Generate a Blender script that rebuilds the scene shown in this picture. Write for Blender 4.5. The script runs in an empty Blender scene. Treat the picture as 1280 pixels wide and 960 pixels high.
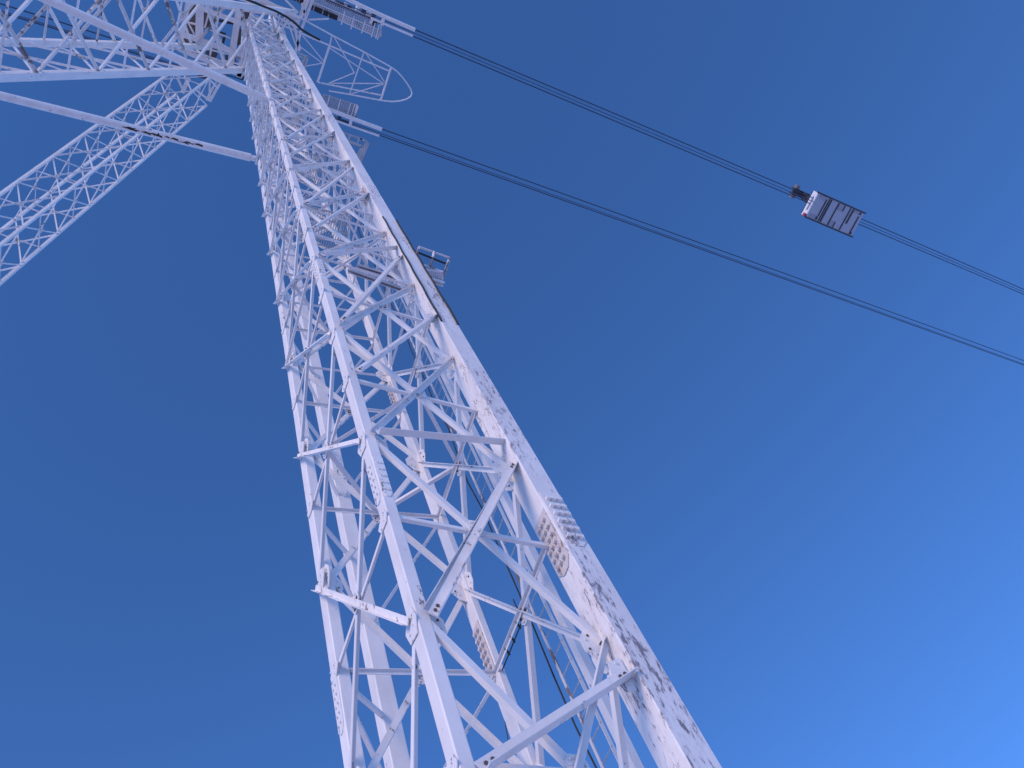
import bpy, math, random
from mathutils import Vector, Matrix
random.seed(7)
scene = bpy.context.scene
col = scene.collection

# ------------------------------------------------------------------ camera
cam_data = bpy.data.cameras.new('camera')
cam_data.sensor_width = 36.0
cam_data.lens = 36.0 * 1170.0 / 1280.0
cam_data.clip_start = 0.1
cam_data.clip_end = 20000.0
camera = bpy.data.objects.new('camera', cam_data)
col.objects.link(camera)
camera.matrix_world = Matrix(((0.90764, -0.17915, -0.37959, 0.0),
                              (-0.32049, -0.87978, -0.3511, 0.0),
                              (-0.27106, 0.44032, -0.85594, 0.0),
                              (0, 0, 0, 1)))
scene.camera = camera

# ------------------------------------------------------------------ light
SUN_DIR = Vector((-0.85, -0.42, 0.38)).normalized()     # towards the low sun
world = bpy.data.worlds.new('World')
scene.world = world
world.use_nodes = True
wn = world.node_tree
bg = wn.nodes['Background']
sky = wn.nodes.new('ShaderNodeTexSky')
sky.sky_type = 'NISHITA'
sky.sun_disc = False
sky.sun_elevation = math.asin(SUN_DIR.z)
sky.sun_rotation = math.atan2(SUN_DIR.x, SUN_DIR.y)
sky.altitude = 4000.0
sky.air_density = 1.15
sky.dust_density = 0.0
sky.ozone_density = 10.0
wn.links.new(sky.outputs['Color'], bg.inputs['Color'])
bg.inputs['Strength'].default_value = 0.15
sun_data = bpy.data.lights.new('sun', 'SUN')
sun_data.energy = 1.35
sun_data.angle = math.radians(25.0)
sun_data.color = (1.0, 0.72, 0.54)
sun = bpy.data.objects.new('sun', sun_data)
col.objects.link(sun)
sun.location = SUN_DIR * 60
sun.rotation_euler = (-SUN_DIR).to_track_quat('-Z', 'Y').to_euler()

vs = scene.view_settings
vs.view_transform = 'Standard'
vs.look = 'None'
vs.gamma = 1.0
vs.use_curve_mapping = False
vs.exposure = 0.86
scene.render.film_transparent = False

GROUND = -1.6

# ------------------------------------------------------------------ materials
def new_mat(name):
    m = bpy.data.materials.new(name)
    m.use_nodes = True
    return m, m.node_tree, m.node_tree.nodes['Principled BSDF']

def ramp(nt, src, p0, p1, c0=(0, 0, 0, 1), c1=(1, 1, 1, 1)):
    r = nt.nodes.new('ShaderNodeValToRGB')
    r.color_ramp.elements[0].position = p0
    r.color_ramp.elements[1].position = p1
    r.color_ramp.elements[0].color = c0
    r.color_ramp.elements[1].color = c1
    nt.links.new(src, r.inputs['Fac'])
    return r.outputs['Color']

def math_node(nt, op, a, b):
    n = nt.nodes.new('ShaderNodeMath')
    n.operation = op
    for i, v in enumerate((a, b)):
        if isinstance(v, (int, float)):
            n.inputs[i].default_value = v
        else:
            nt.links.new(v, n.inputs[i])
    return n.outputs[0]

def mix(nt, fac, a, b):
    n = nt.nodes.new('ShaderNodeMix')
    n.data_type = 'RGBA'
    for sock, v in ((n.inputs['Factor'], fac), (n.inputs['A'], a), (n.inputs['B'], b)):
        if isinstance(v, (int, float)):
            sock.default_value = v
        elif isinstance(v, tuple):
            sock.default_value = v
        else:
            nt.links.new(v, sock)
    return n.outputs['Result']

def noise(nt, vec, scale, detail=4, rough=0.6):
    n = nt.nodes.new('ShaderNodeTexNoise')
    n.inputs['Scale'].default_value = scale
    n.inputs['Detail'].default_value = detail
    n.inputs['Roughness'].default_value = rough
    nt.links.new(vec, n.inputs['Vector'])
    return n.outputs['Fac']

def paint(name, base, peel, crack, peel_scale=7.0, peel_col=(0.10, 0.075, 0.08, 1), stretch=0.45, low=0.0):
    """White anti-rust paint: cloudy tone, flaked spots and hair cracks."""
    m, nt, b = new_mat(name)
    tc = nt.nodes.new('ShaderNodeTexCoord')
    vec = tc.outputs['Object']
    mp = nt.nodes.new('ShaderNodeMapping')
    mp.inputs['Scale'].default_value = (1, 1, stretch)
    nt.links.new(vec, mp.inputs['Vector'])
    v2 = mp.outputs['Vector']
    tone = noise(nt, v2, 1.6, 6)
    dark = tuple(c * 0.86 for c in base[:3]) + (1,)
    colr = mix(nt, ramp(nt, tone, 0.35, 0.7), dark, base)
    oi = nt.nodes.new('ShaderNodeObjectInfo')
    colr = mix(nt, math_node(nt, 'MULTIPLY', oi.outputs['Random'], 0.22), colr, (0.60, 0.575, 0.58, 1))
    grime = noise(nt, vec, 0.55, 7, 0.65)
    colr = mix(nt, math_node(nt, 'MULTIPLY', ramp(nt, grime, 0.48, 0.72), 0.35), colr, (0.50, 0.47, 0.48, 1))
    streak = nt.nodes.new('ShaderNodeMapping')
    streak.inputs['Scale'].default_value = (9, 9, 0.5)
    nt.links.new(vec, streak.inputs['Vector'])
    st = noise(nt, streak.outputs['Vector'], 1.0, 5)
    colr = mix(nt, math_node(nt, 'MULTIPLY', ramp(nt, st, 0.55, 0.8), 0.22), colr, (0.45, 0.40, 0.40, 1))
    if crack > 0:
        vo = nt.nodes.new('ShaderNodeTexVoronoi')
        vo.feature = 'DISTANCE_TO_EDGE'
        vo.inputs['Scale'].default_value = 3.2
        add = nt.nodes.new('ShaderNodeVectorMath')
        add.operation = 'MULTIPLY_ADD'
        nz = nt.nodes.new('ShaderNodeTexNoise')
        nz.inputs['Scale'].default_value = 4.0
        nz.inputs['Detail'].default_value = 5
        nt.links.new(v2, nz.inputs['Vector'])
        nt.links.new(nz.outputs['Color'], add.inputs[0])
        add.inputs[1].default_value = (0.5, 0.5, 0.5)
        nt.links.new(v2, add.inputs[2])
        nt.links.new(add.outputs[0], vo.inputs['Vector'])
        line = ramp(nt, vo.outputs['Distance'], 0.006, 0.016, (1, 1, 1, 1), (0, 0, 0, 1))
        gate = ramp(nt, noise(nt, v2, 1.1, 3), 0.50, 0.62)
        colr = mix(nt, math_node(nt, 'MULTIPLY', math_node(nt, 'MULTIPLY', line, gate), crack), colr, (0.20, 0.16, 0.17, 1))
    if peel > 0:
        spots = noise(nt, v2, peel_scale, 9, 0.72)
        area = noise(nt, v2, 0.9, 3)
        s = math_node(nt, 'ADD', spots, math_node(nt, 'MULTIPLY', math_node(nt, 'SUBTRACT', area, 0.5), 0.55))
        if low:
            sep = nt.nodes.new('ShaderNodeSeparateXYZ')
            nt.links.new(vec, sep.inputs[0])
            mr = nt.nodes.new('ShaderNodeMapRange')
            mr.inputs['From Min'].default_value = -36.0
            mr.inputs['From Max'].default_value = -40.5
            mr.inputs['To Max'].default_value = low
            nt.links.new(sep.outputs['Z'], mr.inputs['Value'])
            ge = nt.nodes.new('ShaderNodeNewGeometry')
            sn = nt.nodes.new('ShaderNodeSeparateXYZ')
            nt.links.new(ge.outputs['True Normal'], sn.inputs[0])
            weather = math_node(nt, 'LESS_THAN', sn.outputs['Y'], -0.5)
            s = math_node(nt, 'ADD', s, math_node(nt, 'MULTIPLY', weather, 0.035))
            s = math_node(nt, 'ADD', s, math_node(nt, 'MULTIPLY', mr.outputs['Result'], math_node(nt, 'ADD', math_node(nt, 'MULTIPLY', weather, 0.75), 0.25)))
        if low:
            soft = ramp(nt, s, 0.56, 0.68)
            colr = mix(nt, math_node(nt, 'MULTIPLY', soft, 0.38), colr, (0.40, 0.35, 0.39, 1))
        pm = ramp(nt, s, 0.69 - 0.10 * peel, 0.72 - 0.10 * peel)
        colr = mix(nt, math_node(nt, 'MULTIPLY', pm, 0.8), colr, peel_col)
        bump = nt.nodes.new('ShaderNodeBump')
        bump.inputs['Strength'].default_value = 0.35
        bump.inputs['Distance'].default_value = 0.01
        bump.invert = True
        nt.links.new(pm, bump.inputs['Height'])
        nt.links.new(bump.outputs['Normal'], b.inputs['Normal'])
    nt.links.new(colr, b.inputs['Base Color'])
    b.inputs['Roughness'].default_value = 0.55
    return m

def plain(name, colr, rough=0.5, metal=0.0, var=0.15, scale=2.0):
    m, nt, b = new_mat(name)
    tc = nt.nodes.new('ShaderNodeTexCoord')
    n = noise(nt, tc.outputs['Object'], scale, 5)
    c0 = tuple(c * (1 - var) for c in colr) + (1,)
    c1 = tuple(min(1, c * (1 + var)) for c in colr) + (1,)
    nt.links.new(ramp(nt, n, 0.3, 0.7, c0, c1), b.inputs['Base Color'])
    b.inputs['Roughness'].default_value = rough
    b.inputs['Metallic'].default_value = metal
    return m

WHITE = (0.80, 0.79, 0.80, 1)
M_PAINT = paint('white_paint', WHITE, 0.25, 0.15)
M_WORN = paint('weathered_white_paint', WHITE, 0.26, 1.0, 14.0, (0.13, 0.11, 0.13, 1), 0.24, 0.055)
M_BRACE = paint('bracing_paint', WHITE, 0.45, 0.0, 5.0)
M_RUST = paint('rusty_white_paint', (0.72, 0.69, 0.70, 1), 1.6, 0.0, 2.2, (0.10, 0.05, 0.04, 1), 0.5)
M_STAIN = paint('stained_white_paint', (0.62, 0.57, 0.56, 1), 0.8, 0.4, 11.0, (0.24, 0.17, 0.15, 1))
M_GREY = plain('galvanised_grey', (0.42, 0.43, 0.45), 0.5, 0.2)
M_BOLT = plain('bolt_steel', (0.10, 0.085, 0.09), 0.6)
M_DARK = plain('dark_steel', (0.035, 0.035, 0.04), 0.5, 0.3)
M_BLACK = plain('black_rubber', (0.012, 0.012, 0.014), 0.6)
M_ROPE = plain('rope_steel', (0.02, 0.035, 0.08), 0.65, 0.0)
M_HAUL = plain('haul_rope_steel', (0.05, 0.08, 0.16), 0.65, 0.0)
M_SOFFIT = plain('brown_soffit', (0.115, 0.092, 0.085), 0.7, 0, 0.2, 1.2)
M_CABIN_FLOOR = plain('cabin_floor_grey', (0.34, 0.41, 0.50), 0.55, 0, 0.06)
M_CABIN_RIB = plain('cabin_floor_rib', (0.035, 0.04, 0.055), 0.6)
M_CABIN_WALL = plain('cabin_wall_white', (0.62, 0.62, 0.66), 0.4, 0, 0.03)
M_CABIN_GREY = plain('cabin_wall_grey', (0.25, 0.30, 0.38), 0.4, 0, 0.05)
M_CABIN_RED = plain('cabin_red', (0.35, 0.03, 0.06), 0.4, 0, 0.05)
M_GLASS, _nt, _b = new_mat('cabin_glass')
_b.inputs['Base Color'].default_value = (0.02, 0.03, 0.05, 1)
_b.inputs['Roughness'].default_value = 0.08

# ------------------------------------------------------------------ mesh helpers
BASE = {}
class MB:
    """Collects solid pieces of ONE part."""
    def __init__(s):
        s.v = []; s.f = []; s.dark = set()
    def poly(s, pts, faces):
        n = len(s.v)
        s.v += [Vector(p) for p in pts]
        s.f += [tuple(i + n for i in f) for f in faces]
    def prism(s, ring0, ring1):
        n = len(ring0)
        faces = [(i, (i + 1) % n, n + (i + 1) % n, n + i) for i in range(n)]
        faces += [tuple(range(n - 1, -1, -1)), tuple(range(n, 2 * n))]
        s.poly(list(ring0) + list(ring1), faces)
    def frame(s, p, q, up):
        p, q = Vector(p), Vector(q)
        d = (q - p).normalized()
        u = Vector(up)
        u = u - d * u.dot(d)
        if u.length < 1e-4:
            u = Vector((1, 0, 0)) - d * d.x
            if u.length < 1e-3:
                u = Vector((0, 1, 0))
        u.normalize()
        return p, q, d, u, d.cross(u)
    def beam(s, p, q, w, h, up=(0, 0, 1)):
        p, q, d, u, v = s.frame(p, q, up)
        c = [v * a * w / 2 + u * b * h / 2 for a, b in ((-1, -1), (1, -1), (1, 1), (-1, 1))]
        s.prism([p + t for t in c], [q + t for t in c])
    def angle(s, p, q, w, w2, t, up):
        """L section: one leg in the lattice plane, the other along `up`."""
        p, q, d, u, v = s.frame(p, q, up)
        sec = [(-w / 2, 0), (w / 2, 0), (w / 2, t), (-w / 2 + t, t), (-w / 2 + t, w2), (-w / 2, w2)]
        c = [v * a + u * b for a, b in sec]
        s.prism([p + k for k in c], [q + k for k in c])
    def channel(s, p, q, w, h, t, up):
        p, q, d, u, v = s.frame(p, q, up)
        sec = [(-w/2, 0), (w/2, 0), (w/2, h), (w/2 - t, h), (w/2 - t, t), (-w/2 + t, t), (-w/2 + t, h), (-w/2, h)]
        c = [v * a + u * b for a, b in sec]
        s.prism([p + k for k in c], [q + k for k in c])
    def tube(s, pts, r, n=8, r2=None):
        pts = [Vector(p) for p in pts]
        rings = []
        for i, p in enumerate(pts):
            d = (pts[min(i + 1, len(pts) - 1)] - pts[max(i - 1, 0)]).normalized()
            a = Vector((0, 0, 1)) if abs(d.z) < 0.9 else Vector((1, 0, 0))
            u = (a - d * a.dot(d)).normalized(); v = d.cross(u)
            rr = r if r2 is None else r + (r2 - r) * i / (len(pts) - 1)
            rings.append([p + (u * math.cos(2 * math.pi * k / n) + v * math.sin(2 * math.pi * k / n)) * rr for k in range(n)])
        b = len(s.v)
        for rg in rings: s.v += rg
        for i in range(len(pts) - 1):
            for k in range(n):
                s.f.append((b + i * n + k, b + i * n + (k + 1) % n, b + (i + 1) * n + (k + 1) % n, b + (i + 1) * n + k))
        s.f.append(tuple(b + k for k in range(n - 1, -1, -1)))
        s.f.append(tuple(b + (len(pts) - 1) * n + k for k in range(n)))
    def plate(s, pts, nrm, t):
        nrm = Vector(nrm).normalized()
        s.prism([Vector(p) - nrm * t / 2 for p in pts], [Vector(p) + nrm * t / 2 for p in pts])
    def hexbolt(s, p, nrm, r, h, dark=None):
        f0 = len(s.f)
        nrm = Vector(nrm).normalized()
        a = Vector((0, 0, 1)) if abs(nrm.z) < 0.9 else Vector((1, 0, 0))
        u = (a - nrm * a.dot(nrm)).normalized(); v = nrm.cross(u)
        ring = [Vector(p) + (u * math.cos(k * math.pi / 3) + v * math.sin(k * math.pi / 3)) * r for k in range(6)]
        s.prism([x - nrm * 0.004 for x in ring], [x + nrm * h for x in ring])
        if dark or (dark is None and random.random() < 0.15): s.dark.update(range(f0, len(s.f)))
    def build(s, name, mat, parent=None, smooth=False, centre=None):
        me = bpy.data.meshes.new(name)
        base = BASE.get(parent.name, Vector((0, 0, 0))) if parent else Vector((0, 0, 0))
        own = sum(s.v, Vector()) / max(1, len(s.v)) if parent or centre is None else Vector(centre)
        me.from_pydata([tuple(v - own) for v in s.v], [], s.f)
        import bmesh
        bm = bmesh.new(); bm.from_mesh(me)
        bm.faces.ensure_lookup_table()
        for i in s.dark: bm.faces[i].material_index = 1
        bmesh.ops.recalc_face_normals(bm, faces=bm.faces)
        bm.to_mesh(me); bm.free()
        if smooth:
            me.polygons.foreach_set('use_smooth', [True] * len(me.polygons))
            me.set_sharp_from_angle(angle=math.radians(40))
        me.materials.append(mat)
        if s.dark: me.materials.append(M_BOLT)
        o = bpy.data.objects.new(name, me)
        col.objects.link(o)
        o.location = own - base
        if parent:
            o.parent = parent
        BASE[o.name] = own
        return o

def empty(name, loc, parent=None, **props):
    o = bpy.data.objects.new(name, None)
    col.objects.link(o)
    o.empty_display_size = 0.5
    base = BASE.get(parent.name, Vector((0, 0, 0))) if parent else Vector((0, 0, 0))
    o.location = Vector(loc) - base
    if parent: o.parent = parent
    BASE[o.name] = Vector(loc)
    for k, v in props.items(): o[k] = v
    return o

def tag(o, **props):
    for k, v in props.items(): o[k] = v
    return o

# ------------------------------------------------------------------ ground
def snow_field():
    m, nt, b = new_mat('snow_ground')
    tc = nt.nodes.new('ShaderNodeTexCoord')
    n = noise(nt, tc.outputs['Object'], 0.25, 8)
    nt.links.new(ramp(nt, n, 0.3, 0.7, (0.78, 0.76, 0.78, 1), (0.88, 0.86, 0.87, 1)), b.inputs['Base Color'])
    b.inputs['Roughness'].default_value = 0.75
    bump = nt.nodes.new('ShaderNodeBump')
    bump.inputs['Strength'].default_value = 0.4
    nt.links.new(n, bump.inputs['Height'])
    nt.links.new(bump.outputs['Normal'], b.inputs['Normal'])
    verts, faces = [], []
    xs = [-4000, -1500, -600, -250] + [i * 10 for i in range(-14, 15)] + [250, 600, 1500, 4000]
    for y in xs:
        for x in xs:
            near = math.exp(-(x * x + y * y) / 900.0)
            h = 0.5 * math.sin(x * 0.031 + 1) * math.cos(y * 0.027) * (1 - near)
            if abs(x) > 140 or abs(y) > 140: h = 0
            verts.append((x, y, GROUND + h))
    n_ = len(xs)
    for j in range(n_ - 1):
        for i in range(n_ - 1):
            faces.append((j * n_ + i, j * n_ + i + 1, (j + 1) * n_ + i + 1, (j + 1) * n_ + i))
    me = bpy.data.meshes.new('ground'); me.from_pydata(verts, [], faces); me.materials.append(m)
    o = bpy.data.objects.new('ground', me); col.objects.link(o)
    o['kind'] = 'structure'
snow_field()

# ------------------------------------------------------------------ the tower
tower = empty('cableway_tower', (5.7, 9.3, GROUND), None,
              label='tall white steel lattice tower on splayed legs carrying the cableway ropes', category='tower')
CAM = Vector((0, 0, 0))
pool = {}          # every lattice member, sorted by distance when it is built

def member(leg, kind, mb, at, mat, size=1.0):
    pool.setdefault(leg.name, []).append((((Vector(at) - CAM).length) / size, kind, mb, mat, leg))

def gusset(c, nrm, du, dv, su, sv, t=0.016, bolts=True):
    mb = MB()
    c = Vector(c); du = Vector(du).normalized(); dv = Vector(dv).normalized()
    pts = [(-.5, -1), (.5, -1), (1, -.45), (1, .45), (.5, 1), (-.5, 1), (-1, .45), (-1, -.45)]
    mb.plate([c + du * a * su + dv * b * sv for a, b in pts], nrm, t)
    if bolts:
        n = Vector(nrm).normalized()
        for a, b in ((-.55, -.55), (.55, -.55), (.55, .55), (-.55, .55), (-.72, 0.12), (.72, -.12), (-.72, -.12), (.72, .12), (-.3, -.7), (.3, .7), (.3, -.7), (-.3, .7)):
            p = c + du * a * su + dv * b * sv
            for sgn in (1, -1):
                mb.hexbolt(p + n * sgn * t * 0.5, n * sgn, 0.022, 0.022)
    return mb

def lattice(leg, node, faces, odd_levels, w_d, w_h, tk, gs, mat=M_BRACE, rust=0.0, centre_dir=None, skip=()):
    """X bracing with a cross strut through every crossing; node(name, level) -> point."""
    for (a, b) in faces:
        for j in odd_levels:
            A0, A1, A2 = (node(a, j + i, (a, b)) for i in (-1, 0, 1))
            B0, B1, B2 = (node(b, j + i, (a, b)) for i in (-1, 0, 1))
            inward = centre_dir(a, b)
            ax = (A2 - A0).normalized()
            nrm = (B1 - A1).normalized().cross(ax).normalized()
            if nrm.dot(inward) < 0: nrm = -nrm
            cc = (A1 + B1) / 2
            def mt(): return M_RUST if random.random() < rust else mat
            off = nrm * (tk * 1.2 + 0.012)
            for k, (p, q) in enumerate(((A0, B2), (A2, B0))):
                o = off if k else -off
                mb = MB()
                d = (q - p).normalized()
                mb.angle(p + o + d * 0.05, q + o - d * 0.05, w_d, w_d * 0.8, tk, nrm if k else -nrm)
                member(leg, 'diagonal_brace', mb, (p + q) / 2, mt())
            mb = MB()
            mb.angle(A1 + off * 2.2, B1 + off * 2.2, w_h, w_h * 0.8, tk, nrm)
            member(leg, 'cross_strut', mb, cc, mt())
            if (a, b, j) not in skip:
                member(leg, 'gusset_plate', gusset(cc, nrm, (B1 - A1), ax, gs, gs * 1.25), cc, mat, 0.8)

def flush(leg, limits):
    cnt = {}
    rest = {}
    for d, kind, mb, mat, lg in sorted(pool.get(leg.name, []), key=lambda t: t[0]):
        if cnt.get(kind, 0) < limits.get(kind, 0):
            mb.build(kind, mat, lg)
            cnt[kind] = cnt.get(kind, 0) + 1
        else:
            r = rest.setdefault(mat.name, (MB(), mat))[0]
            n = len(r.v)
            r.dark |= {i + len(r.f) for i in mb.dark}
            r.v += mb.v; r.f += [tuple(i + n for i in f) for f in mb.f]
    for k, (r, mat) in rest.items():
        if r.v:
            tag(r.build('lattice_bracing', mat, leg), kind='stuff')

# ---- the upright leg beside the camera: X to the right, Y away, each chord a box
leg_near = empty('leg', (5.7, 9.3, GROUND), tower, label='upright square lattice leg with heavy peeling box chords')
TOP = 100.0
S0, DZ = 14.79, 2.5
CH = {  # x0, x1, y0, y1 at eye height and the drift of the chord's axis per 100 m
    'R': (7.20, 7.69, 7.40, 7.94, -0.53, 0.53),
    'M': (4.19, 4.40, 7.58, 7.86, -0.08, 0.2),
    'T': (4.15, 4.38, 10.80, 11.13, 0.36, -0.15),
    'B': (7.15, 7.31, 10.62, 10.97, -0.3, -0.3),
    'L': (5.65, 6.02, 12.63, 12.99, -0.1, -0.5),
}
FACE_XY = {('M', 'T'): ((4.165, 7.70), (4.10, 11.06)), ('M', 'R'): ((4.30, 7.555), (7.24, 7.70))}
NODE_XY = {'R': (7.24, 7.80), 'M': (4.29, 7.72), 'T': (4.22, 10.95), 'B': (7.22, 10.78), 'L': (5.8, 12.75)}
def chord_pt(n, z):
    x0, x1, y0, y1, dx, dy = CH[n]
    x, y = NODE_XY[n]
    return Vector((x + dx * z / 100, y + dy * z / 100, z))
def lev(k): return S0 + DZ * k
def node(n, k, face=None):
    p = chord_pt(n, lev(k))
    if face in FACE_XY:
        x, y = FACE_XY[face][face.index(n)]
        p = p + Vector((x - NODE_XY[n][0], y - NODE_XY[n][1], 0))
    return p
CHMAT = {'R': M_WORN, 'M': M_PAINT, 'T': M_PAINT, 'B': M_PAINT, 'L': M_PAINT}
for n, (x0, x1, y0, y1, dx, dy) in CH.items():
    mb = MB()
    g, t = GROUND - 0.3, TOP
    e = 0.0
    def ring(z):
        sx, sy = dx * z / 100, dy * z / 100
        b = 0.018
        return [Vector((x + sx, y + sy, z)) for x, y in ((x0 + b, y0), (x1 - b, y0), (x1, y0 + b), (x1, y1 - b), (x1 - b, y1), (x0 + b, y1), (x0, y1 - b), (x0, y0 + b))]
    mb.prism(ring(g), ring(t))
    if n == 'R':
        # flange lips along the box edges
        pass
    o = mb.build('chord', CHMAT[n], leg_near)
    o['label'] = {'R': 'heavy box chord with flaking paint', 'M': 'white box chord', 'T': 'slim outer box chord',
                  'B': 'rear box chord', 'L': 'wide rear box chord'}[n]
# splice plates with bolt groups
def splice(n, z, zh, face, cols=2, rows=5, r=0.028, mat=M_PAINT):
    x0, x1, y0, y1, dx, dy = CH[n]
    sx, sy = dx * z / 100, dy * z / 100
    mb = MB()
    if face == 'x':
        n_ = Vector((-1, 0, 0)); c = Vector((x0 + sx - 0.008, (y0 + y1) / 2 + sy, z)); u = Vector((0, 1, 0)); hw = (y1 - y0) / 2 * 0.86
    else:
        n_ = Vector((0, -1, 0)); c = Vector(((x0 + x1) / 2 + sx, y0 + sy - 0.008, z)); u = Vector((1, 0, 0)); hw = (x1 - x0) / 2 * 0.86
    mb.plate([c + u * a * hw + Vector((0, 0, b * zh)) for a, b in ((-1, -.8), (-.4, -1), (.4, -1), (1, -.8), (1, 1), (-1, 1))], n_, 0.02)
    for i in range(rows):
        for j in range(cols):
            uu = (j + .5) / cols * 2 - 1
            vv = (i + .5) / rows * 2 - 1
            mb.hexbolt(c + u * uu * hw * 0.8 + Vector((0, 0, vv * zh * 0.86)) + n_ * 0.01, n_, r, r * 1.3, False)
    mb.build('splice_plate', mat, leg_near)
splice('R', 12.2, 0.75, 'x', 3, 6, 0.042, M_STAIN); splice('R', 12.6, 0.8, 'y', 3, 6, 0.05, M_WORN)
splice('R', 34.5, 0.8, 'x', 3, 5, 0.042, M_STAIN); splice('R', 34.6, 0.8, 'y', 3, 5, 0.03)
splice('M', 13.4, 0.62, 'x', 2, 5, 0.022); splice('M', 13.4, 0.62, 'y', 2, 5, 0.022)
splice('M', 24.0, 0.62, 'x', 2, 5, 0.022); splice('M', 24.0, 0.62, 'y', 2, 5, 0.022)
splice('B', 13.0, 0.7, 'x', 2, 6, 0.045, M_STAIN); splice('B', 23.5, 0.7, 'x', 2, 5, 0.045, M_STAIN); splice('B', 33.0, 0.7, 'x', 2, 5, 0.03)
splice('T', 11.6, 0.6, 'x', 2, 5, 0.022); splice('L', 22.2, 0.6, 'y', 2, 5, 0.022)

def cdir(a, b):
    c = Vector((5.75, 9.3, 0))
    p = (Vector(NODE_XY[a] + (0,)) + Vector(NODE_XY[b] + (0,))) / 2
    return c - p
ODD = list(range(-5, 33, 2))
lattice(leg_near, node, [('M', 'T'), ('M', 'R'), ('T', 'B'), ('B', 'R')], ODD, 0.115, 0.085, 0.012, 0.16,
        M_BRACE, 0.0, cdir)
# rear prow: wide chord tied to the two rear corners
for k in range(4, 33, 2):
    for a, b in (('M', 'T'), ('M', 'R'), ('T', 'B'), ('B', 'R')):
        p, q = node(a, k, (a, b)), node(b, k, (a, b))
        mb = MB(); mb.angle(p, q, 0.07, 0.07, 0.01, (0, 0, 1))
        member(leg_near, 'cross_strut', mb, (p + q) / 2, M_BRACE)
for k in [1, 5] + list(range(7, 33, 2)):
    cs = [(node(a, k, (a, b)) + node(b, k, (a, b))) / 2 for a, b in (('M', 'R'), ('B', 'R'), ('T', 'B'), ('M', 'T'))]
    for i in range(4):
        p, q = cs[i], cs[(i + 1) % 4]
        p, q = p.lerp(q, 0.04), q.lerp(p, 0.04)
        mb = MB(); mb.angle(p + Vector((0, 0, .06)), q + Vector((0, 0, .06)), 0.085, 0.08, 0.012, (0, 0, 1))
        member(leg_near, 'plan_brace', mb, (p + q) / 2, M_BRACE)
for k in range(-5, 33, 2):
    for (n, dk0, dk1) in (('T', 0, -2), ('T', 0, 0), ('B', 0, -2)):
        p = node(n, k); q = chord_pt('L', lev(k) + 0.9 + dk1 * DZ * 0.5)
        mb = MB(); mb.angle(p, q, 0.09, 0.08, 0.012, Vector((0, 0, 1)).cross(q - p))
        member(leg_near, 'diagonal_brace', mb, (p + q) / 2, M_BRACE)
# heavy front struts between the two chords nearest the camera
HEAVY = [(7.1, 8.9, .30), (9.7, 14.7, .26), (14.8, 15.5, .26), (17.4, 22.0, .26), (20.1, 27.1, .25), (24.8, 27.9, .25), (27.3, 34.0, .24), (29.9, 38.4, .24),
         (34.2, 39.5, .24), (36.8, 45.0, .24), (39.6, 49.6, .24), (44.0, 51.0, .24), (46.5, 57.0, .24), (53.6, 62.6, .24), (56.3, 69.0, .24), (63.2, 74.2, .24), (66.0, 80.0, .24), (73, 85.5, .24), (76, 91, .24), (83, 97, .24)]
def r_face(z):
    x0, x1, y0, y1, dx, dy = CH['R']
    return Vector((x0 + dx * z / 100, y0 + 0.27 + dy * z / 100, z))
def m_face(z):
    x0, x1, y0, y1, dx, dy = CH['M']
    return Vector((x1 - 0.02 + dx * z / 100, y0 + 0.02 + dy * z / 100, z))
for i, (zm, zr, w) in enumerate(HEAVY):
    p = m_face(zm); q = r_face(zr)
    d = (q - p).normalized()
    if zr in (8.9, 22.0, 34.0, 45.0, 57.0, 69.0, 80.0, 91): q = q - Vector((0.06, 0.06, 0))
    p.y = 7.49 - 0.004 * (i % 3) + 0.2 * zm / 100; q.y -= 0.10
    mb = MB()
    mb.angle(q, p, w * 0.60, w * 0.55, 0.018, Vector((0, -1, 0)))
    for s_, e_ in ((p, 1), (q, -1)):
        for a in (0.10, 0.22):
            mb.hexbolt(s_ + d * a * e_ + Vector((0, -0.017, 0.0)), (0, -1, 0), 0.028, 0.025, True)
    member(leg_near, 'front_strut', mb, (p + q) / 2, M_BRACE, 2.0)
    # gusset on the heavy chord, standing out of its inner face
    if zr in (8.9, 22.0, 34.0, 45.0, 57.0, 69.0, 80.0, 91):
        g = MB(); c = q
        g.plate([c + Vector(o_) for o_ in ((0.02, 0.03, .34), (-0.22, 0.03, 0.20), (-0.28, 0.03, -0.10), (-0.14, 0.03, -0.34), (0.02, 0.03, -0.30))], (0, 1, 0), 0.02)
        for a, b in ((-.10, .2), (-.15, -.15), (-.06, -.22)):
            g.hexbolt(c + Vector((a, 0.019, b)), (0, -1, 0), 0.024, 0.02)
        member(leg_near, 'gusset_plate', g, c, M_RUST if zr > 30 else M_BRACE, 3.0)
# plates wrapping the two left chords at every level
for k in range(-5, 33):
    for (n, ys, x_) in (('M', (-.26, .30) if k > 2 else (-.17, .26), 4.175), ('T', (-.32, .15), 4.135)):
        c = node(n, k); c.x += x_ - NODE_XY[n][0]
        g = MB(); h = .28 if k % 2 == 0 else .16
        y0_, y1_ = ys
        g.plate([c + Vector((0, a, b)) for a, b in ((y0_ * .45, -h), (y0_, -.02), (y0_ * .6, h * .8), (y1_ * .3, h), (y1_, .05), (y1_ * .7, -h * .8))], (1, 0, 0), 0.016)
        for a, b in ((y0_ * .4, .1), (y1_ * .45, .12), (y1_ * .45, -.1)):
            g.hexbolt(c + Vector((-0.008, a, b)), (-1, 0, 0), 0.02, 0.02)
        member(leg_near, 'gusset_plate', g, c, M_BRACE, 0.8)
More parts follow.
